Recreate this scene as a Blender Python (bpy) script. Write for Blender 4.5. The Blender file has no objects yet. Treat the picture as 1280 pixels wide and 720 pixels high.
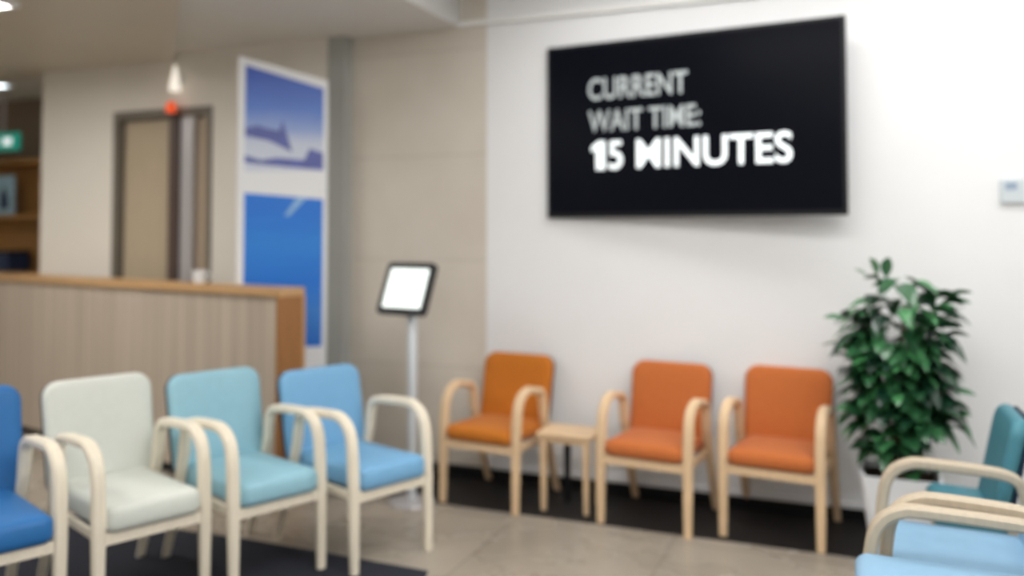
import bpy, bmesh, math, random
from mathutils import Vector, Matrix
random.seed(7)
C = bpy.context.scene.collection
R = math.radians

# ---------------------------------------------------------------- materials
def srgb(r, g, b):
    f = lambda c: (c/255/12.92) if c/255 <= .04045 else ((c/255+.055)/1.055)**2.4
    return (f(r), f(g), f(b), 1)

def mat(name, col, rough=.5, spec=.5, metal=0, var=.0, scale=20, stretch=(1, 1, 1), bump=0, emit=None, estr=1, coat=0, sheen=0):
    m = bpy.data.materials.new(name); m.use_nodes = True
    nt = m.node_tree; p = nt.nodes['Principled BSDF']
    p.inputs['Base Color'].default_value = col
    p.inputs['Roughness'].default_value = rough
    p.inputs['Specular IOR Level'].default_value = spec
    p.inputs['Metallic'].default_value = metal
    p.inputs['Coat Weight'].default_value = coat
    p.inputs['Sheen Weight'].default_value = sheen
    if emit:
        p.inputs['Emission Color'].default_value = emit
        p.inputs['Emission Strength'].default_value = estr
    if var or bump:
        tc = nt.nodes.new('ShaderNodeTexCoord'); mp = nt.nodes.new('ShaderNodeMapping')
        mp.inputs['Scale'].default_value = stretch
        nz = nt.nodes.new('ShaderNodeTexNoise'); nz.inputs['Scale'].default_value = scale
        nz.inputs['Detail'].default_value = 4
        nt.links.new(tc.outputs['Object'], mp.inputs[0]); nt.links.new(mp.outputs[0], nz.inputs['Vector'])
        if var:
            rp = nt.nodes.new('ShaderNodeValToRGB')
            rp.color_ramp.elements[0].position = .3; rp.color_ramp.elements[1].position = .7
            rp.color_ramp.elements[0].color = [c*(1-var) for c in col[:3]]+[1]
            rp.color_ramp.elements[1].color = [min(1, c*(1+var)) for c in col[:3]]+[1]
            nt.links.new(nz.outputs['Fac'], rp.inputs[0]); nt.links.new(rp.outputs[0], p.inputs['Base Color'])
        if bump:
            b = nt.nodes.new('ShaderNodeBump'); b.inputs['Strength'].default_value = bump
            b.inputs['Distance'].default_value = .002
            nt.links.new(nz.outputs['Fac'], b.inputs['Height']); nt.links.new(b.outputs[0], p.inputs['Normal'])
    return m

M = {}
M['wall'] = mat('white_wall_paint', srgb(238, 239, 240), .7, .3, var=.01, scale=3)
M['wallwarm'] = mat('reception_wall_paint', srgb(230, 225, 215), .7, .3, var=.01, scale=3)
M['column'] = mat('grey_column_paint', srgb(170, 172, 168), .6, .3, var=.02, scale=3)
M['ceil'] = mat('ceiling_paint', srgb(230, 228, 222), .8, .2, var=.01, scale=2)
M['ceilbright'] = mat('white_ceiling_paint', srgb(245, 245, 243), .8, .2, var=.01, scale=2)
M['ceilwarm'] = mat('taupe_ceiling_paint', srgb(214, 206, 192), .45, .4, var=.02, scale=2)
M['brownwall'] = mat('brown_wall_paint', srgb(140, 120, 102), .6, .3, var=.04, scale=3)
M['skirt'] = mat('black_skirting', srgb(24, 24, 26), .6, .2)
M['white'] = mat('white_gloss', srgb(240, 242, 244), .3, .5)
M['floordark'] = mat('dark_floor_band', srgb(34, 32, 32), .55, .2, var=.1, scale=12)
M['floorcharcoal'] = mat('charcoal_floor_area', srgb(52, 54, 62), .9, .1, var=.15, scale=60, bump=.3)
M['oak'] = mat('light_oak', srgb(226, 196, 158), .45, .4, var=.06, scale=6, stretch=(8, 8, 1))
M['birch'] = mat('pale_birch', srgb(238, 228, 208), .45, .4, var=.05, scale=6, stretch=(8, 8, 1))
M['beech'] = mat('greyed_beech', srgb(190, 175, 152), .45, .4, var=.06, scale=8, stretch=(8, 8, 2))
M['orangeA'] = mat('amber_orange_fabric', srgb(196, 116, 38), .85, .2, var=.05, scale=60, bump=.2, sheen=.1)
M['orangeB'] = mat('terracotta_orange_fabric', srgb(194, 110, 58), .85, .2, var=.05, scale=60, bump=.2, sheen=.1)
M['cream'] = mat('cream_vinyl', srgb(216, 220, 212), .55, .3, var=.02, scale=30)
M['sky'] = mat('pale_sky_blue_vinyl', srgb(150, 196, 212), .5, .35, var=.03, scale=30)
M['mid'] = mat('bright_blue_vinyl', srgb(122, 176, 216), .5, .35, var=.03, scale=30)
M['deep'] = mat('deep_blue_vinyl', srgb(44, 112, 176), .5, .35, var=.03, scale=30)
M['soft'] = mat('soft_blue_vinyl', srgb(136, 174, 202), .5, .35, var=.03, scale=20)
M['teal'] = mat('teal_vinyl', srgb(72, 130, 144), .5, .35, var=.03, scale=20)
M['shell'] = mat('dark_navy_shell', srgb(26, 46, 66), .5, .3)
M['shellbrown'] = mat('dark_brown_shell', srgb(90, 58, 40), .5, .3)
M['counterwood'] = mat('counter_edge_oak', srgb(198, 158, 112), .4, .4, var=.07, scale=5, stretch=(1, 8, 8))
M['counterdark'] = mat('counter_walnut_edge', srgb(160, 112, 68), .45, .4, var=.1, scale=5, stretch=(8, 8, 1))
M['metal'] = mat('silver_metal', srgb(205, 210, 214), .35, .5, metal=.3)
M['black'] = mat('black_plastic', srgb(18, 20, 24), .45, .3)
M['screen'] = mat('dark_screen', srgb(6, 7, 11), .25, .06, emit=srgb(16, 18, 28), estr=.4)
M['txt'] = mat('white_screen_text', srgb(230, 235, 236), .5, .2, emit=srgb(232, 240, 242), estr=.8)
M['txtg'] = mat('grey_screen_text', srgb(150, 155, 155), .5, .2, emit=srgb(178, 186, 186), estr=.6)
M['tablet'] = mat('lit_tablet_screen', srgb(240, 246, 244), .3, .4, emit=srgb(238, 250, 246), estr=.8)
M['pot'] = mat('white_ceramic', srgb(240, 243, 248), .35, .5)
M['soil'] = mat('potting_soil', srgb(50, 38, 28), .95, .1, var=.3, scale=40)
M['bark'] = mat('brown_stem', srgb(104, 84, 60), .8, .2, var=.2, scale=30)
M['doorleaf'] = mat('tan_door_laminate', srgb(186, 171, 146), .5, .4, var=.04, scale=4, stretch=(6, 6, 1))
M['frame'] = mat('grey_door_frame', srgb(118, 112, 102), .5, .4)
M['jamb'] = mat('dark_bronze_post', srgb(84, 68, 62), .4, .5)
M['taupe'] = mat('taupe_panel', srgb(176, 158, 136), .5, .4)
M['alu'] = mat('brushed_aluminium', srgb(196, 194, 196), .35, .5, metal=.4)
M['red'] = mat('red_lamp_lens', srgb(230, 90, 50), .3, .5, emit=srgb(250, 90, 40), estr=.6)
M['glow'] = mat('lit_lamp_shade', srgb(250, 246, 236), .4, .4, emit=srgb(255, 246, 232), estr=.7)
M['green'] = mat('lit_green_sign', srgb(30, 150, 125), .4, .4, emit=srgb(40, 160, 140), estr=.35)
M['navy'] = mat('navy_plastic', srgb(34, 52, 84), .4, .4)
M['paleblue'] = mat('pale_blue_card', srgb(160, 196, 214), .5, .4)
M['shelfwood'] = mat('shelf_oak', srgb(172, 128, 76), .5, .3, var=.08, scale=5, stretch=(1, 6, 6))
M['diff'] = mat('lamp_diffuser', srgb(250, 250, 250), .5, .3, emit=(1, 1, 1, 1), estr=1)
M['dimdisp'] = mat('thermostat_display', srgb(150, 168, 190), .3, .5)

def foliage_mat():
    m = bpy.data.materials.new('glossy_green_leaves'); m.use_nodes = True
    nt = m.node_tree; p = nt.nodes['Principled BSDF']
    at = nt.nodes.new('ShaderNodeAttribute'); at.attribute_name = 'leafvar'
    rp = nt.nodes.new('ShaderNodeValToRGB')
    rp.color_ramp.elements[0].color = srgb(14, 48, 34); rp.color_ramp.elements[1].color = srgb(76, 146, 88)
    nt.links.new(at.outputs['Fac'], rp.inputs[0]); nt.links.new(rp.outputs[0], p.inputs['Base Color'])
    p.inputs['Roughness'].default_value = .35; p.inputs['Coat Weight'].default_value = .5
    p.inputs['Transmission Weight'].default_value = 0
    return m
M['leaf'] = foliage_mat()

def tile_mat(name, c1, c2, grout, sx, sy, mortar, rough, ang, off=0., bump=.0, rough_var=.1, zwall=False):
    """rectangular tiles in room axes"""
    m = bpy.data.materials.new(name); m.use_nodes = True
    nt = m.node_tree; p = nt.nodes['Principled BSDF']; L = nt.links
    tc = nt.nodes.new('ShaderNodeTexCoord'); mp = nt.nodes.new('ShaderNodeMapping')
    mp.inputs['Rotation'].default_value = ang
    L.new(tc.outputs['Object'], mp.inputs[0])
    br = nt.nodes.new('ShaderNodeTexBrick'); br.offset = off
    br.inputs['Scale'].default_value = 1
    br.inputs['Brick Width'].default_value = sx; br.inputs['Row Height'].default_value = sy
    br.inputs['Mortar Size'].default_value = mortar; br.inputs['Mortar Smooth'].default_value = .1
    br.inputs['Color1'].default_value = c1; br.inputs['Color2'].default_value = c2; br.inputs['Mortar'].default_value = grout
    src = mp.outputs[0]
    if zwall:
        sp = nt.nodes.new('ShaderNodeSeparateXYZ'); cb = nt.nodes.new('ShaderNodeCombineXYZ')
        L.new(src, sp.inputs[0]); L.new(sp.outputs[0], cb.inputs[0]); L.new(sp.outputs[2], cb.inputs[1]); src = cb.outputs[0]
    L.new(src, br.inputs['Vector'])
    nz = nt.nodes.new('ShaderNodeTexNoise'); nz.inputs['Scale'].default_value = 2.2; nz.inputs['Detail'].default_value = 5
    L.new(mp.outputs[0], nz.inputs['Vector'])
    mx = nt.nodes.new('ShaderNodeMix'); mx.data_type = 'RGBA'; mx.blend_type = 'SOFT_LIGHT'
    mx.inputs[0].default_value = .35
    L.new(br.outputs['Color'], mx.inputs[6]); L.new(nz.outputs['Fac'], mx.inputs[7]); L.new(mx.outputs[2], p.inputs['Base Color'])
    mr = nt.nodes.new('ShaderNodeMapRange'); mr.inputs[3].default_value = rough; mr.inputs[4].default_value = rough+rough_var
    L.new(nz.outputs['Fac'], mr.inputs[0]); L.new(mr.outputs[0], p.inputs['Roughness'])
    return m

# ---------------------------------------------------------------- helpers
def obj(name, bm, m, parent=None, smooth=False, matrix=None):
    bmesh.ops.recalc_face_normals(bm, faces=bm.faces)
    me = bpy.data.meshes.new(name); bm.to_mesh(me); bm.free()
    if isinstance(m, (list, tuple)):
        for x in m: me.materials.append(x)
    else: me.materials.append(m)
    if smooth:
        me.polygons.foreach_set('use_smooth', [True]*len(me.polygons))
        try: me.set_sharp_from_angle(angle=R(40))
        except Exception: pass
    o = bpy.data.objects.new(name, me); C.objects.link(o)
    if parent: o.parent = parent
    if matrix is not None: o.matrix_local = matrix
    return o

def tag(o, label, cat, group=None):
    o['label'] = label; o['category'] = cat
    if group: o['group'] = group
    return o

def thing(name, label, cat, loc=(0, 0, 0), rz=0, group=None):
    o = bpy.data.objects.new(name, None); C.objects.link(o)
    o.location = loc; o.rotation_euler = (0, 0, rz); o.empty_display_size = .1
    return tag(o, label, cat, group)

def struct(name, bm, m, parent=None, **k):
    o = obj(name, bm, m, parent, **k)
    if not parent: o['kind'] = 'structure'
    return o

def box(bm, x0, x1, y0, y1, z0, z1, f=None):
    vs = [Vector((x, y, z)) for z in (z0, z1) for y in (y0, y1) for x in (x0, x1)]
    if f: vs = [Vector(f(v)) for v in vs]
    v = [bm.verts.new(p) for p in vs]
    for q in ((0, 1, 3, 2), (4, 6, 7, 5), (0, 4, 5, 1), (2, 3, 7, 6), (0, 2, 6, 4), (1, 5, 7, 3)):
        bm.faces.new([v[i] for i in q])
    return bm

def bevel(bm, w=.004, seg=2):
    bmesh.ops.bevel(bm, geom=bm.edges[:], offset=w, segments=seg, affect='EDGES', profile=.5)
    return bm

def prism(bm, pts, z0, z1, f=None):
    lo = [Vector((x, y, z0)) for x, y in pts]; hi = [Vector((x, y, z1)) for x, y in pts]
    if f: lo = [Vector(f(p)) for p in lo]; hi = [Vector(f(p)) for p in hi]
    a = [bm.verts.new(p) for p in lo]; b = [bm.verts.new(p) for p in hi]
    n = len(pts)
    bm.faces.new(a[::-1]); bm.faces.new(b)
    for i in range(n): bm.faces.new((a[i], a[(i+1) % n], b[(i+1) % n], b[i]))
    return bm

def loft(bm, rings, cap=True):
    vr = [[bm.verts.new(p) for p in r] for r in rings]
    n = len(vr[0])
    for i in range(len(vr)-1):
        for j in range(n):
            bm.faces.new((vr[i][j], vr[i][(j+1) % n], vr[i+1][(j+1) % n], vr[i+1][j]))
    if cap:
        bm.faces.new(vr[0][::-1]); bm.faces.new(vr[-1])
    return bm

def lathe(bm, prof, seg=32, c=(0, 0), z0=0):
    return loft(bm, [[Vector((c[0]+r*math.cos(2*math.pi*k/seg), c[1]+r*math.sin(2*math.pi*k/seg), z0+z)) for k in range(seg)] for r, z in prof])

def tube(bm, pts, rad, seg=10):
    rings = []
    for i, p in enumerate(pts):
        p = Vector(p)
        t = (Vector(pts[min(i+1, len(pts)-1)])-Vector(pts[max(i-1, 0)])).normalized()
        up = Vector((0, 0, 1)) if abs(t.z) < .9 else Vector((1, 0, 0))
        a = t.cross(up).normalized(); b = t.cross(a).normalized()
        r = rad[i] if isinstance(rad, (list, tuple)) else rad
        rings.append([p+(a*math.cos(2*math.pi*k/seg)+b*math.sin(2*math.pi*k/seg))*r for k in range(seg)])
    return loft(bm, rings)

def spline(pts, n=8):
    P = [Vector(p) for p in pts]; P = [P[0]*2-P[1]]+P+[P[-1]*2-P[-2]]
    out = []
    for i in range(1, len(P)-2):
        for k in range(n):
            t = k/n
            out.append(.5*((2*P[i])+(-P[i-1]+P[i+1])*t+(2*P[i-1]-5*P[i]+4*P[i+1]-P[i+2])*t*t+(-P[i-1]+3*P[i]-3*P[i+1]+P[i+2])*t**3))
    out.append(P[-2]); return out

def rrect(hx, hy, radii, inset, n=7):
    """rounded rectangle outline; radii = (bottom right, top right, top left, bottom left)"""
    hx -= inset; hy -= inset; out = []
    for (sx, sy, r, a0) in ((1, -1, radii[0], -90), (1, 1, radii[1], 0), (-1, 1, radii[2], 90), (-1, -1, radii[3], 180)):
        r = min(max(r-inset, .004), hx*.98, hy*.98)
        cx, cy = sx*(hx-r), sy*(hy-r)
        for k in range(n+1):
            a = R(a0+90*k/n); out.append((cx+r*math.cos(a), cy+r*math.sin(a)))
    return out

def cushion(w, d, t, radii, r, crown, f=lambda v: v):
    bm = bmesh.new(); rings = []
    m = min(w, d)/2
    prof = []
    for k in range(5):
        a = math.pi/2*k/4; prof.append((r*(1-math.sin(a)), -t/2+r*(1-math.cos(a))))
    prof = [(.6*m, -t/2), (.3*m, -t/2)]+prof
    for k in range(1, 6):
        a = math.pi/2*k/5; prof.append((r*(1-math.cos(a)), t/2-r+r*math.sin(a)))
    for q in (.25, .4, .6, .8, .95): prof.append((r+(m-r)*q, t/2))
    for ins, z in prof:
        c = 0
        if z > 0: c = crown*(1-(1-min(ins/m, 1))**2)*max(0, z/(t/2))
        rings.append([Vector(f(Vector((x, y, z+c)))) for x, y in rrect(w/2, d/2, radii, ins)])
    return loft(bm, rings)

def bentwood(x, pts, w, ths):
    """rectangular-section wood strip following (y, z) points at lateral position x"""
    bm = bmesh.new(); P = [Vector((x, p[0], p[1])) for p in pts]; rings = []
    for i, p in enumerate(P):
        t = (P[min(i+1, len(P)-1)]-P[max(i-1, 0)]).normalized()
        nrm = Vector((0, t.z, -t.y)); lat = Vector((1, 0, 0))
        f = i/(len(P)-1); th = ths[0]+(ths[1]-ths[0])*f; ww = w[0]+(w[1]-w[0])*f
        a, b, c = ww/2, th/2, min(th, ww)*.24
        prof = [(a-c, -b), (a, -b+c), (a, b-c), (a-c, b), (-a+c, b), (-a, b-c), (-a, -b+c), (-a+c, -b)]
        rings.append([p+lat*u+nrm*v for u, v in prof])
    return loft(bm, rings)

# room axes: a runs along the screen wall towards the right, b runs from that wall into the room
U = Vector((.9280, -.3726, 0)); N = Vector((-.3726, -.9280, 0)); P0 = Vector((.016, 5.61, 0))
RA = math.atan2(U.y, U.x)
def rm(v): return P0+U*v[0]+N*v[1]+Vector((0, 0, v[2]))
def ab(X, Y):
    d = Vector((X, Y, 0))-P0; return d.dot(U), d.dot(N)
def rbox(bm, *a): return box(bm, *a, f=rm)
H = 3.03

# ---------------------------------------------------------------- the room
floor_m = tile_mat('beige_grey_floor_tiles', srgb(166, 156, 142), srgb(156, 147, 134), srgb(130, 122, 111), .9, .9, .006, .2, (0, 0, -RA), rough_var=.15)
beige_wall_m = tile_mat('beige_jointed_wall', srgb(216, 208, 195), srgb(213, 205, 192), srgb(202, 194, 181), 9, .72, .006, .5, (0, 0, -RA), zwall=True)  # beige with faint horizontal joints, for the left stretch of the screen wall
b = bmesh.new(); rbox(b, -7.2, 4.8, -1.6, 8.2, -.1, 0); struct('floor', b, floor_m)
# ceiling: grey soffit on the left, white field on the right, taupe field over the reception
AS = -.40
b = bmesh.new(); rbox(b, -7.2, AS-.0, -1.6, 8.2, H, H+.2); struct('ceiling', b, M['ceil'])
HT_ = .26  # right ceiling raised: step added so its edge shades the upper left wall
b = bmesh.new(); rbox(b, AS-.02, 4.8, -.2, 8.2, H+HT_, H+HT_+.15); struct('ceiling', b, M['ceilbright'])
b = bmesh.new(); rbox(b, AS-.02, AS, -.2, 8.2, H+.001, H+HT_); struct('trim_5', b, M['ceilbright'])
b = bmesh.new(); rbox(b, AS, 4.6, 0, .035, H, H+.03); struct('trim_4', b, M['ceilbright'])
b = bmesh.new(); prism(b, [(-2.66, 6.62), (-1.05, 2.8), (-4.3, 2.8), (-6.6, 8.05), (-5.6, 8.0)], H-.05, H+.01); struct('ceiling', b, M['ceilwarm'])
b = bmesh.new(); rbox(b, -.2, 4.8, -.15, 0, 0, H+.3); struct('wall_back', b, M['wall'])
b = bmesh.new(); rbox(b, -1.255, -.2, -.15, .0, 0, H+.3); struct('wall_back', b, beige_wall_m)
b = bmesh.new(); rbox(b, 4.6, 4.8, 0, 8.2, 0, H+.3); struct('wall_right', b, M['wall'])
b = bmesh.new(); rbox(b, -7.2, 4.8, 8, 8.2, 0, H+.3); struct('wall_front', b, M['wall'])
b = bmesh.new(); rbox(b, -7.2, -7, -1.6, 8, 0, H+.1); struct('wall_left', b, M['wallwarm'])
b = bmesh.new(); rbox(b, -7, -3.9, -1.2, -1.05, 0, H+.1); struct('wall_rear_left', b, M['brownwall'])
BR = .09
# reception wall with a door opening
D0, D1, DH = -3.43, -2.44, 2.6
b = bmesh.new()
rbox(b, -4.24, D0, BR-.2, BR, 0, H+.05)
rbox(b, D1, -1.40, BR-.2, BR, 0, H+.05)
rbox(b, D0, D1, BR-.2, BR, DH, H+.05)
rbox(b, -4.24, -4.1, -1.2, BR-.2, 0, H+.05)
struct('wall_reception', b, M['wallwarm'])
b = bmesh.new(); rbox(b, -1.40, -1.255, BR-.25, BR+.012, 0, H+.05); struct('trim_1', b, M['column'])
b = bmesh.new(); rbox(b, -.2, 4.6, 0, .018, .0, .07); rbox(b, -1.255, -.2, 0, .018, 0, .07); struct('baseboard_back', b, M['skirt'])
b = bmesh.new(); rbox(b, -.19, 4.6, 0, .022, .072, .10); struct('trim_2', b, M['white'])
b = bmesh.new(); rbox(b, -1.25, 4.6, .019, .60, .0, .002); struct('trim_3', b, M['floordark'])  # dark band on the floor along the screen wall
# door set
b = bmesh.new()
rbox(b, D0, D0+.05, BR-.12, BR+.015, 0, DH); rbox(b, D1-.04, D1, BR-.12, BR+.015, 0, DH); rbox(b, D0+.05, D1-.04, BR-.12, BR+.015, DH-.07, DH)
door = struct('door_1', b, M['frame'])
def part_room(name, dims, m, parent, bev=.003):
    bb = bmesh.new(); rbox(bb, *dims); 
    if bev: bevel(bb, bev, 1)
    return obj(name, bb, m, parent)
part_room('door_leaf', (D0+.05, D0+.59, BR-.10, BR-.06, .01, DH-.07), M['doorleaf'], door)
part_room('door_post', (D0+.59, D0+.68, BR-.12, BR+.03, 0, DH-.07), M['jamb'], door)
part_room('side_strip', (D0+.68, D0+.80, BR-.12, BR+.0, 0, DH-.07), M['alu'], door)
part_room('side_panel', (D0+.80, D1-.04, BR-.12, BR-.05, 0, DH-.07), M['taupe'], door)
hnd = bmesh.new(); tube(hnd, [rm((D0+.52, BR-.06, 1.05)), rm((D0+.52, BR-.01, 1.05)), rm((D0+.44, BR-.01, 1.05))], .009); obj('door_handle', hnd, M['alu'], door, True)

# ---------------------------------------------------------------- chairs
def make_chair(kind, wood, fabric, shell, label, W=.50, depth=.0, arms=True, back_h=.86, arm_z=.70, fabric_back=None, seat_top=.475, sw=None, group=None, bw=None, sb_=.385, ab_=.17):
    t = thing('armchair' if arms else 'side_chair', label, 'chair', group=group)
    fy = -.25; by = .27+depth; za = arm_z
    h = W/2
    top = [(fy+.01, .40), (fy+.014, .47), (fy+.02, za-.16), (fy+.034, za-.085), (fy+.065, za-.035), (fy+.115, za-.006), (fy+.18, za+.002),
           (by-ab_-.13, za-.008), (by-ab_-.05, za-.022), (by-ab_-.015, za-.05), (by-ab_, za-.10), (by-ab_+.012, za-.18)]
    for s in (-1, 1):
        if arms:
            pts = [(p.x, p.y) for p in (Vector((q.x, q.y)) for q in [Vector((v.x, v.y, 0)) for v in spline([(a, z, 0) for a, z in top], 5)])]
            obj('armrest', bentwood(s*h, pts, (.056, .052), (.044, .038)), wood, t, True)
            obj('leg', bentwood(s*h, [(fy, 0), (fy+.005, .2), (fy+.01, .40)], (.042, .056), (.032, .044)), wood, t, True)
            obj('leg', bentwood(s*h, [(by-ab_+.012, za-.18), (by-.10, .34), (by-.03, .14), (by+.03, 0)], (.052, .038), (.038, .028)), wood, t, True)
        else:
            obj('leg', bentwood(s*(h-.03), [(fy, 0), (fy+.01, .2), (fy+.01, .39)], (.032, .04), (.026, .034)), wood, t, True)
            obj('leg', bentwood(s*(h-.03), [(by-.06, .52), (by-.02, .28), (by+.03, 0)], (.052, .038), (.038, .028)), wood, t, True)
    # rails under the seat
    g = bmesh.new(); box(g, -h+.018, h-.018, fy-.004, fy+.022, .335, .38)
    for s in (-1, 1):   # rounded gussets where rail meets leg
        q = [(s*(h-.018), .345), (s*(h-.018), .305)]+[(s*(h-.018-.04+.04*math.cos(R(a))), .345-.04+.04*math.sin(R(a))) for a in (0, 30, 60, 90)]
        q = [(s*(h-.018), .346)]+[(s*(h-.018-.045*(1-math.cos(R(a)))), .346-.045*(1-math.sin(R(a)))) for a in (0, 25, 50, 70, 90)]
        prism(g, q, -fy-.018, -fy+.0, f=lambda v: (v.x, -v.z, v.y))
    obj('front_rail', g, wood, t)
    for s in (-1, 1):
        g = bmesh.new(); box(g, s*(h-.012)-.01, s*(h-.012)+.01, fy+.03, by-.04, .34, .38); bevel(g, .003, 1); obj('side_rail', g, wood, t)
    g = bmesh.new(); box(g, -h+.02, h-.02, by-.06, by-.04, .335, .375); bevel(g, .003, 1); obj('rear_rail', g, wood, t)
    sw = sw or W-.045
    sd = (by-.05)-(fy-.03); cy = ((by-.05)+(fy-.03))/2
    zc = (seat_top-.008+sb_)/2; th = seat_top-.008-sb_
    obj('seat', cushion(sw, sd, th, (.05, .02, .02, .05), .036, .018, lambda v: (v.x, v.y+cy, v.z+zc-.012*max(0, (v.y+sd/2)/sd))), fabric, t, True)
    # backrest, leaning back
    bh = back_h-.43; lean = R(12); byc = by-.10
    bw = bw or W-.03
    def fb(v, dy=0):
        X = v.x*(1.0-.05*max(0, -v.y/bh)); Y = -(v.z+dy)+.02*math.cos(v.x/W*2.6)
        Z = v.y+bh/2
        return (X, byc+Y*math.cos(lean)+Z*math.sin(lean), .43+Z*math.cos(lean)*1.02-Y*math.sin(lean)*.3)
    obj('backrest', cushion(bw, bh, .06, (.03, .075, .075, .03), .028, .012, lambda v: fb(v)), fabric_back or fabric, t, True)
    obj('back_shell', cushion(bw-.008, bh-.01, .016, (.03, .07, .07, .03), .006, 0, lambda v: fb(v, -.038)), shell, t, True)
    if arms:
        g = bmesh.new()
        tube(g, [(-h, by-.115, .37), (-h*.5, by-.105, .37), (h*.5, by-.105, .37), (h, by-.115, .37)], .011); obj('back_rail', g, wood, t, True)
    return t

def children(o): return [c for c in bpy.data.objects if c.parent == o]
def place(t, X, Y, deg, front=.25):
    a = R(deg); t.location = (X-math.sin(a)*front, Y+math.cos(a)*front, 0); t.rotation_euler = (0, 0, a)
    return t

go = 'orange armchairs along the screen wall'
ko = dict(back_h=.85, arm_z=.685, bw=.49)
c1 = place(make_chair('o', M['oak'], M['orangeA'], M['shellbrown'], 'amber orange armchair, leftmost and farthest of the orange ones, left of the low table', group=go, **ko), -.20, 5.06, -29)
c2 = place(make_chair('o', M['oak'], M['orangeB'], M['shellbrown'], 'orange armchair between the low wooden table and the chair beside the plant', group=go, **ko), .715, 4.68, -29)
c3 = place(make_chair('o', M['oak'], M['orangeB'], M['shellbrown'], 'orange armchair standing right beside the potted plant', group=go, **ko), 1.35, 4.48, -29)
gl = 'pale framed armchairs in front of the reception counter'
kw = dict(W=.455, bw=.50, depth=.14, back_h=.925, arm_z=.725, seat_top=.495, sb_=.378)
a1 = place(make_chair('b', M['birch'], M['deep'], M['shell'], 'deep blue armchair cut off by the left edge of the photo', group=gl, **kw), -1.98, 3.30, 45)
a2 = place(make_chair('b', M['birch'], M['cream'], M['shell'], 'cream white armchair, the only cream one in the row by the counter', group=gl, **kw), -1.525, 3.665, 46)
a3 = place(make_chair('b', M['birch'], M['sky'], M['shell'], 'pale aqua blue armchair directly right of the cream one', group=gl, **dict(kw, back_h=.905)), -1.08, 3.99, 46)
a4 = place(make_chair('b', M['birch'], M['mid'], M['shell'], 'bright sky blue armchair at the right end of the row by the counter', group=gl, **dict(kw, back_h=.885)), -.588, 4.235, 46)
gr = 'chairs in the row at the right edge'
d1 = place(make_chair('r', M['beech'], M['soft'], M['shell'], 'extra wide soft blue armchair nearest the bottom right corner, cut by the photo edge', group=gr, W=.84, sw=.80, seat_top=.54, arm_z=.675, depth=.14, ab_=.06), 1.05, 2.56, -112)
d2 = place(make_chair('r', M['beech'], M['soft'], M['shell'], 'soft blue armchair at the right edge, behind the nearest one and before the teal chair', group=gr, sw=.50, seat_top=.485, depth=.08, ab_=.08), 1.38, 3.23, -112)
d3 = place(make_chair('r', M['beech'], M['teal'], M['shell'], 'teal armless chair at the right edge, farthest of its row, before the white wall', group=gr, arms=False, depth=-.22), 1.86, 3.76, -112)

# ---------------------------------------------------------------- low table
t = thing('side_table', 'low square pale wood side table between two orange armchairs', 'table', (.33, 5.09, 0), RA)
g = bmesh.new(); box(g, -.15, .19, -.14, .13, .43, .456); bevel(g, .006, 2); obj('tabletop', g, M['oak'], t)
for i, (x, y) in enumerate(((-.11, -.11), (.15, -.11), (-.03, .09), (.16, .10))):
    g = bmesh.new(); rings = []
    for z, w in ((0, .013), (.43, .019)):
        rings.append([Vector((x+sx*w, y+sy*w, z)) for sx, sy in ((-1, -1), (1, -1), (1, 1), (-1, 1))])
    loft(g, rings); lg = obj('leg', g, M['black'] if i == 2 else M['oak'], t)  # one rear leg coloured black to stand for its shade
    if i == 2: lg['label'] = 'rear leg coloured black for shade'
g = bmesh.new(); box(g, -.11, .15, -.116, -.104, .395, .43); box(g, -.11, .15, .084, .096, .395, .43); obj('apron', g, M['oak'], t)

# ---------------------------------------------------------------- tv
def p2w(x, s): return Vector(((x-640)/s, 1060/s, 0))
tl, tr = p2w(684, 193), p2w(1060, 228)
W_tv = (tr-tl).length; tvd = math.atan2((tr-tl).y, (tr-tl).x)
tv = thing('wall_television', 'large black flat television hanging on the white wall, showing a waiting time', 'television', (*((tl+tr)/2).xy, 1.72), tvd)
HT = 1.11
# local: x right, y away from viewer, z up
g = bmesh.new(); box(g, -W_tv/2, W_tv/2, 0, .045, 0, HT); bevel(g, .006, 2); body = obj('casing', g, M['black'], tv)
g = bmesh.new(); box(g, -W_tv/2+.022, W_tv/2-.022, -.003, .002, .03, HT-.022); scr = obj('screen', g, M['screen'], tv)
g = bmesh.new(); box(g, -.25, .25, .045, .085, .3, .75)
box(g, -.04, .04, .085, .19, .48, .58); obj('wall_bracket', g, M['black'], tv)

def text_mesh(txt, x0, x1, z0, z1, m, parent, bold):
    cu = bpy.data.curves.new('t', 'FONT'); cu.body = txt; cu.size = 1; cu.offset = bold; cu.space_character = 1.0
    to = bpy.data.objects.new('t', cu); C.objects.link(to)
    bpy.context.view_layer.update()
    dg = bpy.context.evaluated_depsgraph_get()
    me = bpy.data.meshes.new_from_object(to.evaluated_get(dg)); bpy.data.objects.remove(to)
    xs = [v.co.x for v in me.vertices]; ys = [v.co.y for v in me.vertices]
    mx, Mx, my, My = min(xs), max(xs), min(ys), max(ys)
    for v in me.vertices:
        X = x0+(v.co.x-mx)/(Mx-mx)*(x1-x0); Z = z0+(v.co.y-my)/(My-my)*(z1-z0)
        v.co = (X, -.0055, Z)
    me.materials.append(m)
    o = bpy.data.objects.new('screen_text', me); C.objects.link(o); o.parent = parent
    return o
xl = -W_tv/2
def TX(f): return xl+f*W_tv
text_mesh('CURRENT', TX(.160), TX(.512), .742, .882, M['txtg'], scr, .015)
text_mesh('WAIT TIME:', TX(.160), TX(.555), .540, .675, M['txtg'], scr, .015)
tx = text_mesh('5 MINUTES', TX(.233), TX(.842), .300, .482, M['txt'], scr, .014)
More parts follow.
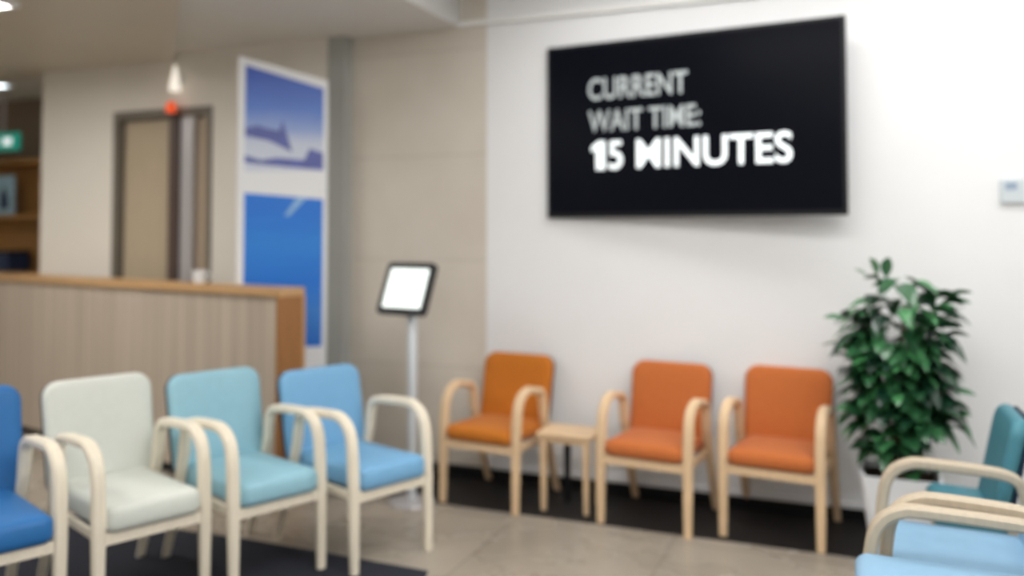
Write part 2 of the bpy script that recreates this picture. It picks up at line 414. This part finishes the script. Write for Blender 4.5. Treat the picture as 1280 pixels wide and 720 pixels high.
g = bmesh.new(); prism(g, [(TX(.188), .300), (TX(.222), .300), (TX(.222), .482), (TX(.196), .482), (TX(.171), .448), (TX(.171), .414), (TX(.188), .426)], -.006, -.005, f=lambda v: (v.x, v.z, v.y)); obj('screen_text', g, M['txt'], scr)

# ---------------------------------------------------------------- check-in kiosk
kx = p2w(516, 205)
k = thing('tablet_stand', 'silver floor stand holding a black framed tablet with a bright white screen', 'kiosk', (*kx.xy, 0), R(-32))
g = bmesh.new(); lathe(g, [(.135, 0), (.14, .006), (.135, .014), (.03, .02)], 36); obj('base', g, M['alu'], k, True)
g = bmesh.new(); lathe(g, [(.030, .016), (.030, 1.12), (.024, 1.13)], 24); obj('pole', g, M['metal'], k, True)
tm = Matrix.Translation((-.02, -.03, 1.285)) @ Matrix.Rotation(R(-22), 4, 'X') @ Matrix.Rotation(R(0), 4, 'Y')
def tb(name, hx, hz, y0, y1, r, m, par, loc=None):
    g = bmesh.new(); o_ = rrect(hx, hz, (r, r, r, r), 0)
    loft(g, [[Vector((x, y, z)) for x, z in o_] for y in (y0, y1)]); return obj(name, g, m, par, False, tm)
tab = tb('tablet_frame', .185, .165, -.012, .018, .03, M['black'], k)
tb('tablet_screen', .147, .125, -.0145, -.0118, .01, M['tablet'], k)
g = bmesh.new(); tube(g, [(0, 0, 1.12), (-.005, .02, 1.2), (-.015, 0, 1.27)], .018); obj('neck', g, M['metal'], k, True)

# ---------------------------------------------------------------- plant
PX, PY = 1.96, 4.33
pl = thing('potted_plant', 'tall bushy green leafy plant in a white pot beside the orange chairs', 'plant', (PX, PY, 0), RA)
g = bmesh.new(); rings = []
for z, w in ((0, .135), (.01, .14), (.40, .185), (.42, .188), (.42, .172), (.36, .168)):
    rings.append([Vector((x, y, z)) for x, y in rrect(w, w, (.04,)*4, 0)])
loft(g, rings); obj('pot', g, M['pot'], pl, True)
g = bmesh.new(); loft(g, [[Vector((x, y, z)) for x, y in rrect(w, w, (.04,)*4, 0)] for z, w in ((.34, .15), (.385, .164), (.39, .12))]); obj('soil', g, M['soil'], pl)
# silhouette: (height, left, right) in metres off the stem
SIL = [(.42, -.17, .14), (.50, -.20, .17), (.58, -.24, .20), (.68, -.27, .31), (.80, -.28, .29), (.92, -.30, .27), (1.04, -.33, .29), (1.16, -.32, .32), (1.26, -.26, .30), (1.34, -.17, .27), (1.41, -.13, .05), (1.47, -.11, .0)]
def sil(z):
    for i in range(len(SIL)-1):
        if SIL[i][0] <= z <= SIL[i+1][0]:
            f = (z-SIL[i][0])/(SIL[i+1][0]-SIL[i][0])
            return SIL[i][1]+(SIL[i+1][1]-SIL[i][1])*f, SIL[i][2]+(SIL[i+1][2]-SIL[i][2])*f
    return SIL[0][1:] if z < SIL[0][0] else SIL[-1][1:]
stems = []
for i in range(9):
    a = i*2.4; top_z = random.uniform(.9, 1.36); l, r = sil(top_z)
    ex = (l+r)/2+math.cos(a)*(r-l)/2*.5; ey = math.sin(a)*.13
    s0 = Vector((.03*math.cos(a), .03*math.sin(a), .38)); s1 = Vector((ex*.35, ey*.4, .38+(top_z-.38)*.5)); s2 = Vector((ex, ey, top_z))
    stems.append(spline([s0, s1, s2], 6))
for s in stems:
    g = bmesh.new(); n = len(s); tube(g, s, [.011*(1-.6*i/n) for i in range(n)], 8); obj('stem', g, M['bark'], pl, True)
g = bmesh.new(); lay = g.verts.layers.float.new('leafvar')
def leaf(base, d, L, wd, droop, var):
    d = d.normalized(); side = d.cross(Vector((0, 0, 1)))
    if side.length < .1: side = Vector((1, 0, 0))
    side = (side.normalized()+Vector((0, 0, random.uniform(-.5, .5)))).normalized(); nrm = side.cross(d).normalized()
    if nrm.z < 0: nrm = -nrm
    prof = [(0, .04), (.15, .55), (.35, .95), (.55, 1), (.75, .75), (.9, .38), (1, .03)]
    rows = []
    for t_, w_ in prof:
        c = base+d*(L*t_)+Vector((0, 0, -droop*L*t_*t_)); hw = wd/2*w_
        row = [c-side*hw+nrm*hw*.35, c, c+side*hw+nrm*hw*.35]
        vs = [g.verts.new(p) for p in row]
        for v in vs: v[lay] = var
        rows.append(vs)
    for i in range(len(rows)-1):
        for j in (0, 1): g.faces.new((rows[i][j], rows[i][j+1], rows[i+1][j+1], rows[i+1][j]))
for i in range(620):
    z = random.triangular(.42, 1.44, .9); l, r = sil(z)
    cx = (l+r)/2; hw = (r-l)/2; a = random.uniform(0, 2*math.pi); q = random.uniform(.25, 1)**.6
    dep = min(hw, .24)
    p = Vector((cx+math.cos(a)*hw*q*.90, math.sin(a)*dep*q, z))
    # leaves root nearer the nearest stem and point outwards
    d = Vector((math.cos(a)*1.0+random.uniform(-.5, .5), math.sin(a)+random.uniform(-.5, .5), random.uniform(-.25, .55)))
    L = random.uniform(.10, .16)
    b0 = p-d.normalized()*L*.5
    leaf(b0, d, L, L*random.uniform(.55, .72), random.uniform(.2, .7), min(1, max(0, random.gauss(.35, .25))))
for (x, y, z, dx, dz, L) in ((-.09, -.03, 1.40, -.3, .9, .12), (-.05, 0, 1.39, .1, .9, .13), (-.12, 0, 1.38, -.7, .6, .11), (.22, -.02, 1.30, .9, .35, .13), (.2, .02, 1.27, .9, .15, .14),
                              (.24, -.02, .70, .7, -.75, .15), (.2, -.03, .76, .75, -.6, .14), (.22, 0, .83, .9, .1, .13), (-.24, 0, 1.17, -.9, .2, .12), (-.25, .0, 1.05, -.9, 0, .12)):
    leaf(Vector((x, y, z)), Vector((dx, -.2, dz)), L, L*.5, .15, random.uniform(.3, .7))
obj('foliage', g, M['leaf'], pl, True)

# ---------------------------------------------------------------- counter
cr = p2w(352, 208); cl = p2w(-34, 144.5)
cd = (cl-cr); CL = cd.length; ca = math.atan2(cd.y, cd.x)
# local x runs from the right end to the left, local y points AWAY from the viewer (mirror handled with sign)
ct = thing('reception_counter', 'long reception counter with oak top and grey-brown panelled front', 'counter', (cr.x, cr.y, 0), ca)
HC = 1.29; DP = -.19   # behind = negative local y
g = bmesh.new(); box(g, 0, CL, DP, 0, HC-.052, HC); bevel(g, .003, 1); obj('worktop', g, M['counterwood'], ct)
def front_mat():
    m = bpy.data.materials.new('grey_brown_ribbed_laminate'); m.use_nodes = True
    nt = m.node_tree; p = nt.nodes['Principled BSDF']; p.inputs['Roughness'].default_value = .55
    tc = nt.nodes.new('ShaderNodeTexCoord'); mp = nt.nodes.new('ShaderNodeMapping'); mp.inputs['Scale'].default_value = (14, 1, .25)
    nz = nt.nodes.new('ShaderNodeTexNoise'); nz.inputs['Scale'].default_value = 1.6; nz.inputs['Detail'].default_value = 6
    rp = nt.nodes.new('ShaderNodeValToRGB'); rp.color_ramp.elements[0].position = .3; rp.color_ramp.elements[1].position = .7
    rp.color_ramp.elements[0].color = srgb(172, 158, 142); rp.color_ramp.elements[1].color = srgb(202, 188, 171)
    L = nt.links; L.new(tc.outputs['Object'], mp.inputs[0]); L.new(mp.outputs[0], nz.inputs['Vector']); L.new(nz.outputs['Fac'], rp.inputs[0]); L.new(rp.outputs[0], p.inputs['Base Color'])
    return m
g = bmesh.new(); box(g, .045, CL, DP+.01, -.03, .08, HC-.052); obj('front_panel', g, front_mat(), ct)
g = bmesh.new(); box(g, 0, .045, DP+.02, -.001, 0, HC-.052); bevel(g, .002, 1); obj('end_panel', g, M['counterdark'], ct)
g = bmesh.new(); box(g, -.004, .047, DP, DP+.02, 0, HC-.052); obj('edge_strip', g, M['counterwood'], ct)
g = bmesh.new(); box(g, .16, CL, DP+.03, -.1, 0, .08); obj('plinth', g, M['black'], ct)
# cup on the counter
cx_ = (640-240)/187; 
fx = 1.58; cupp = Vector((cr.x, cr.y, 0))+cd.normalized()*fx
cup = thing('cup', 'small white cup on the reception counter, below the door strip', 'cup', (0, 0, 0))
side = Vector((math.cos(ca), math.sin(ca), 0)); back = Vector((math.sin(ca), -math.cos(ca), 0))
cup.location = Vector((cr.x, cr.y, HC))+side*.93+back*.1
g = bmesh.new(); lathe(g, [(.03, 0), (.035, .004), (.045, .07), (.046, .085), (.041, .083), (.036, .02), (.0302, .012)], 28); obj('body', g, M['white'], cup, True)
g = bmesh.new(); tube(g, spline([(.042, 0, .07), (.068, 0, .06), (.068, 0, .03), (.038, 0, .02)], 5), .005, 8); obj('handle', g, M['white'], cup, True)

# ---------------------------------------------------------------- poster panel
pL, pR = p2w(296, 190), p2w(409, 183)
pd = (pR-pL); PW = pd.length; pa = math.atan2(pd.y, pd.x)
pn = thing('poster_panel', 'tall white display panel with a snowy mountain picture over a plain blue picture', 'poster', (pL.x, pL.y, 0), pa)
def slab(name, pts, y0, y1, m, par):   # pts (x, z) outline, local y = away from viewer
    g = bmesh.new(); prism(g, pts, y0, y1, f=lambda v: (v.x, v.z, v.y)); return obj(name, g, m, par)
slab('backing_panel', [(0, .70), (PW, .70), (PW, 2.67), (0, 2.80)], 0, .03, M['white'], pn)
def print_mat(name, stops, z0, z1, nscale=(1, 1, 6), namt=.12):
    m = bpy.data.materials.new(name); m.use_nodes = True
    nt = m.node_tree; p = nt.nodes['Principled BSDF']; p.inputs['Roughness'].default_value = .35
    tc = nt.nodes.new('ShaderNodeTexCoord'); sp = nt.nodes.new('ShaderNodeSeparateXYZ')
    mp = nt.nodes.new('ShaderNodeMapping'); mp.inputs['Scale'].default_value = nscale
    nz = nt.nodes.new('ShaderNodeTexNoise'); nz.inputs['Scale'].default_value = 3
    mr = nt.nodes.new('ShaderNodeMapRange'); mr.inputs[1].default_value = z0; mr.inputs[2].default_value = z1
    ad = nt.nodes.new('ShaderNodeMath'); ad.operation = 'MULTIPLY_ADD'; ad.inputs[1].default_value = namt
    rp = nt.nodes.new('ShaderNodeValToRGB')
    while len(rp.color_ramp.elements) < len(stops): rp.color_ramp.elements.new(.5)
    for e, (pos, c) in zip(rp.color_ramp.elements, stops): e.position = pos; e.color = c
    L = nt.links; L.new(tc.outputs['Object'], sp.inputs[0]); L.new(sp.outputs[2], mr.inputs[0]); L.new(tc.outputs['Object'], mp.inputs[0]); L.new(mp.outputs[0], nz.inputs['Vector'])
    L.new(nz.outputs['Fac'], ad.inputs[0]); L.new(mr.outputs[0], ad.inputs[2]); L.new(ad.outputs[0], rp.inputs[0]); L.new(rp.outputs[0], p.inputs['Base Color'])
    return m
x0, x1 = .045, PW-.03
sk = print_mat('printed_sky', [(.0, srgb(222, 228, 240)), (.33, srgb(206, 214, 232)), (.45, srgb(150, 172, 222)), (.65, srgb(84, 126, 212)), (1., srgb(46, 84, 186))], 2.03, 2.75, (1, 1, 2), .1)
pr = slab('mountain_picture', [(x0, 2.03), (x1, 2.05), (x1, 2.615), (x0, 2.74)], -.004, 0, sk, pn)
dm = mat('printed_ridge_blue', srgb(98, 108, 176), .4, .4, var=.15, scale=12)
w_ = x1-x0
slab('ridge', [(x0, 2.27), (x0+.3*w_, 2.24), (x0+.6*w_, 2.17), (x0+.58*w_, 2.20), (x0+.47*w_, 2.38), (x0+.42*w_, 2.31), (x0+.3*w_, 2.32), (x0+.15*w_, 2.34), (x0, 2.32)][::1], -.006, -.0045, dm, pr)
slab('ridge', [(x0, 2.09), (x0+.35*w_, 2.075), (x1, 2.055), (x1, 2.17), (x0+.82*w_, 2.20), (x0+.75*w_, 2.12), (x0+.4*w_, 2.13), (x0+.2*w_, 2.11), (x0, 2.14)], -.006, -.0045, dm, pr)
bl = print_mat('printed_blue', [(0., srgb(10, 104, 212)), (.35, srgb(58, 132, 216)), (.55, srgb(20, 118, 220)), (.8, srgb(38, 134, 228)), (1., srgb(24, 120, 222))], .85, 1.9, (.6, 1, 5), .25)
pb = slab('blue_picture', [(x0, .86), (x1, .86), (x1, 1.855), (x0, 1.89)], -.004, 0, bl, pn)
slab('white_streak', [(x0+.5*w_, 1.74), (x0+.56*w_, 1.74), (x0+.78*w_, 1.86), (x0+.66*w_, 1.86)], -.006, -.0045, mat('printed_pale_streak', srgb(150, 195, 236), .4), pb)

# ---------------------------------------------------------------- wall lamp, beacon
def wallpt(x, z):   # point on reception wall face for image column x
    dx = (x-640)/1060
    a = (dx*(P0.y+N.y*BR)-(P0.x+N.x*BR))/(U.x-dx*U.y)
    return a
a_ = wallpt(224, 0)
wl = thing('wall_lamp', 'small glowing white cone-shaped lamp on the wall above the red lamp', 'lamp', rm((a_, BR, 2.72)), RA)
g = bmesh.new(); lathe(g, [(.042, 0), (.045, .02), (.025, .13), (.01, .20)], 24, (0, -.065)); obj('shade', g, M['glow'], wl, True)
g = bmesh.new(); box(g, -.02, .02, -.03, 0, .05, .15); obj('bracket', g, M['alu'], wl)
rl = thing('signal_lamp', 'small orange-red lamp fixed at the top of the dark door post', 'lamp', rm((wallpt(221, 0), BR+.03, 2.55)), RA)
g = bmesh.new(); lathe(g, [(.028, 0), (.036, .008), (.036, .06), (.024, .085), (.006, .09)], 24, (0, -.047)); obj('lens', g, M['red'], rl, True)
g = bmesh.new(); box(g, -.035, .035, -.06, -.0, -.02, .0); obj('mount', g, M['jamb'], rl)

# ---------------------------------------------------------------- shelving at far left
SHX = -5.5
sh = thing('shelf_unit', 'oak open shelving behind the counter at the far left', 'shelves', rm((-5.2, -1.04, 0)), RA)
# local x right, y: into the room is negative
def sb(name, d, m): 
    g = bmesh.new(); box(g, *d); bevel(g, .003, 1); return obj(name, g, m, sh)
sb('side_panel', (1.04, 1.08, -.4, 0, 0, 2.36), M['shelfwood']); sb('side_panel', (-1.4, -1.36, -.4, 0, 0, 2.36), M['shelfwood'])
sb('back_board', (-1.36, 1.04, -.02, 0, 0, 2.36), M['shelfwood'])
for z in (.1, .62, 1.22, 1.78, 2.32): sb('shelf', (-1.36, 1.04, -.39, -.02, z, z+.035), M['shelfwood'])
bx = thing('picture_card', 'pale blue upright card standing on the upper shelf at far left', 'card', (0, 0, 0))
g = bmesh.new(); box(g, -.18, .18, -.015, .015, 0, .40); bevel(g, .004, 1); obj('card', g, M['paleblue'], bx)
g = bmesh.new(); prism(g, [(.0, .06), (.12, .06), (.12, .16), (.06, .30), (0, .2)], -.018, -.0155, f=lambda v: (v.x, v.z, v.y)); obj('print', g, M['navy'], bx)
bx.location = rm((-5.86, -.78, 1.8155)); bx.rotation_euler = (0, 0, RA)
nv = thing('storage_box', 'dark navy box on the middle shelf at far left', 'box', rm((-5.82, -.80, 1.2555)), RA)
g = bmesh.new(); box(g, -.2, .2, -.12, .12, 0, .18); bevel(g, .01, 2); obj('body', g, M['navy'], nv)
g = bmesh.new(); box(g, -.205, .205, -.125, .125, .18, .21); bevel(g, .006, 2); obj('lid', g, M['black'], nv)
def colpt(x, b_):
    dx = (x-640)/1060; X = P0.x+N.x*b_; Y = P0.y+N.y*b_
    return (dx*Y-X)/(U.x-dx*U.y)
# exit sign
es = thing('exit_sign', 'small lit green sign hanging above the shelving at far left', 'sign', rm((colpt(2, -.6), -.6, 2.44)), RA)
g = bmesh.new(); box(g, -.22, .22, -.02, .02, 0, .17); bevel(g, .004, 1); obj('housing', g, M['green'], es)
g = bmesh.new(); box(g, .02, .14, -.0225, -.0205, .05, .12); obj('symbol', g, M['txt'], es)
g = bmesh.new(); tube(g, [(0, 0, .17), (0, 0, H-2.44)], .008); obj('rod', g, M['alu'], es)

# thermostat
def backpt(x):
    dx = (x-640)/1060; return (dx*P0.y-P0.x)/(U.x-dx*U.y)
th = thing('wall_thermostat', 'small pale grey control box on the white wall at the right edge', 'thermostat', rm((backpt(1266), 0, 1.78)), RA)
g = bmesh.new(); box(g, -.06, .06, -.025, 0, 0, .13); bevel(g, .006, 2); obj('housing', g, mat('pale_grey_plastic', srgb(205, 214, 218), .4), th)
g = bmesh.new(); box(g, -.035, .02, -.027, -.0245, .07, .11); obj('display', g, M['dimdisp'], th)

# charcoal area of floor under left row
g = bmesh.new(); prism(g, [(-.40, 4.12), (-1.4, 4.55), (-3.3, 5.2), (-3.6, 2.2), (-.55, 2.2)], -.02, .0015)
struct('floor', g, M['floorcharcoal'])

# ---------------------------------------------------------------- ceiling lights (most added out of view to light the room; far left one in view)
def ceil_light(a0, a1, b0, b1, z, strength, col, label, group='ceiling light panels'):
    c = rm(((a0+a1)/2, (b0+b1)/2, z))
    t = thing('ceiling_light', label, 'ceiling light', c, RA, group)
    hx, hy = (a1-a0)/2, (b1-b0)/2
    g = bmesh.new()
    for d in ((-hx-.03, hx+.03, -hy-.03, -hy), (-hx-.03, hx+.03, hy, hy+.03), (-hx-.03, -hx, -hy, hy), (hx, hx+.03, -hy, hy)): box(g, *d, -.03, 0)
    obj('frame', g, M['white'], t)
    g = bmesh.new(); box(g, -hx, hx, -hy, hy, -.02, 0)
    m = bpy.data.materials.new('lit_diffuser'); m.use_nodes = True
    p = m.node_tree.nodes['Principled BSDF']; p.inputs['Base Color'].default_value = (.9, .9, .9, 1)
    p.inputs['Emission Color'].default_value = col; p.inputs['Emission Strength'].default_value = strength
    obj('diffuser', g, m, t)
    return t
cool = (1, .985, .97, 1); warm = (1, .84, .64, 1)
LS = 7.2
HW = H+HT_
for i, (a0, a1, b0, b1, s) in enumerate(((.35, 3.9, .55, 1.0, 1.0), (.6, 3.9, 2.2, 3.2, 1.0), (.6, 3.9, 4.6, 5.6, 1.0))):
    ceil_light(a0, a1, b0, b1, HW, LS*s, cool, 'unseen long white ceiling light panel above the waiting area')  # unseen panels added to light the screen wall and waiting area
ceil_light(-3.4, -1.6, 2.7, 3.5, H-.05, 8, (1, .975, .94, 1), 'added warm ceiling light panel above the left row of chairs')  # added out of view to brighten the left side
ceil_light(-3.4, -1.6, 5.0, 5.8, H, 9, (1, .975, .94, 1), 'added warm ceiling light panel behind the left row of chairs')  # second added panel, also there to brighten the left side
ceil_light(-4.3, -2.5, 1.72, 1.95, H-.05, 26, (1, .965, .92, 1), 'added slim warm ceiling light strip in front of the reception counter')  # strip added to brighten the reception wall and counter front
ceil_light(-5.5, -5.2, -.35, -.2, H, 6, (.85, .95, 1, 1), 'small cool white ceiling light over the far left shelving')

# ---------------------------------------------------------------- camera, world, view
w = bpy.data.worlds.new('world'); bpy.context.scene.world = w; w.use_nodes = True
w.node_tree.nodes['Background'].inputs[0].default_value = (.8, .85, .9, 1); w.node_tree.nodes['Background'].inputs[1].default_value = .2
cam = bpy.data.cameras.new('camera'); co = bpy.data.objects.new('camera', cam); C.objects.link(co)
PITCH = R(2)
co.location = (0, 0, 1.6); co.rotation_euler = (R(90)+PITCH, 0, 0)
FPX = 1060; cam.sensor_width = 36; cam.lens = 36*FPX/1280
cam.shift_y = -(360-(296-FPX*math.tan(PITCH)))/1280
cam.clip_start = .05
cam.dof.use_dof = True; cam.dof.focus_distance = 2.2; cam.dof.aperture_fstop = .86
bpy.context.scene.camera = co
vs = bpy.context.scene.view_settings
vs.view_transform = 'Standard'; vs.look = 'None'; vs.gamma = 1; vs.use_curve_mapping = False; vs.exposure = 0
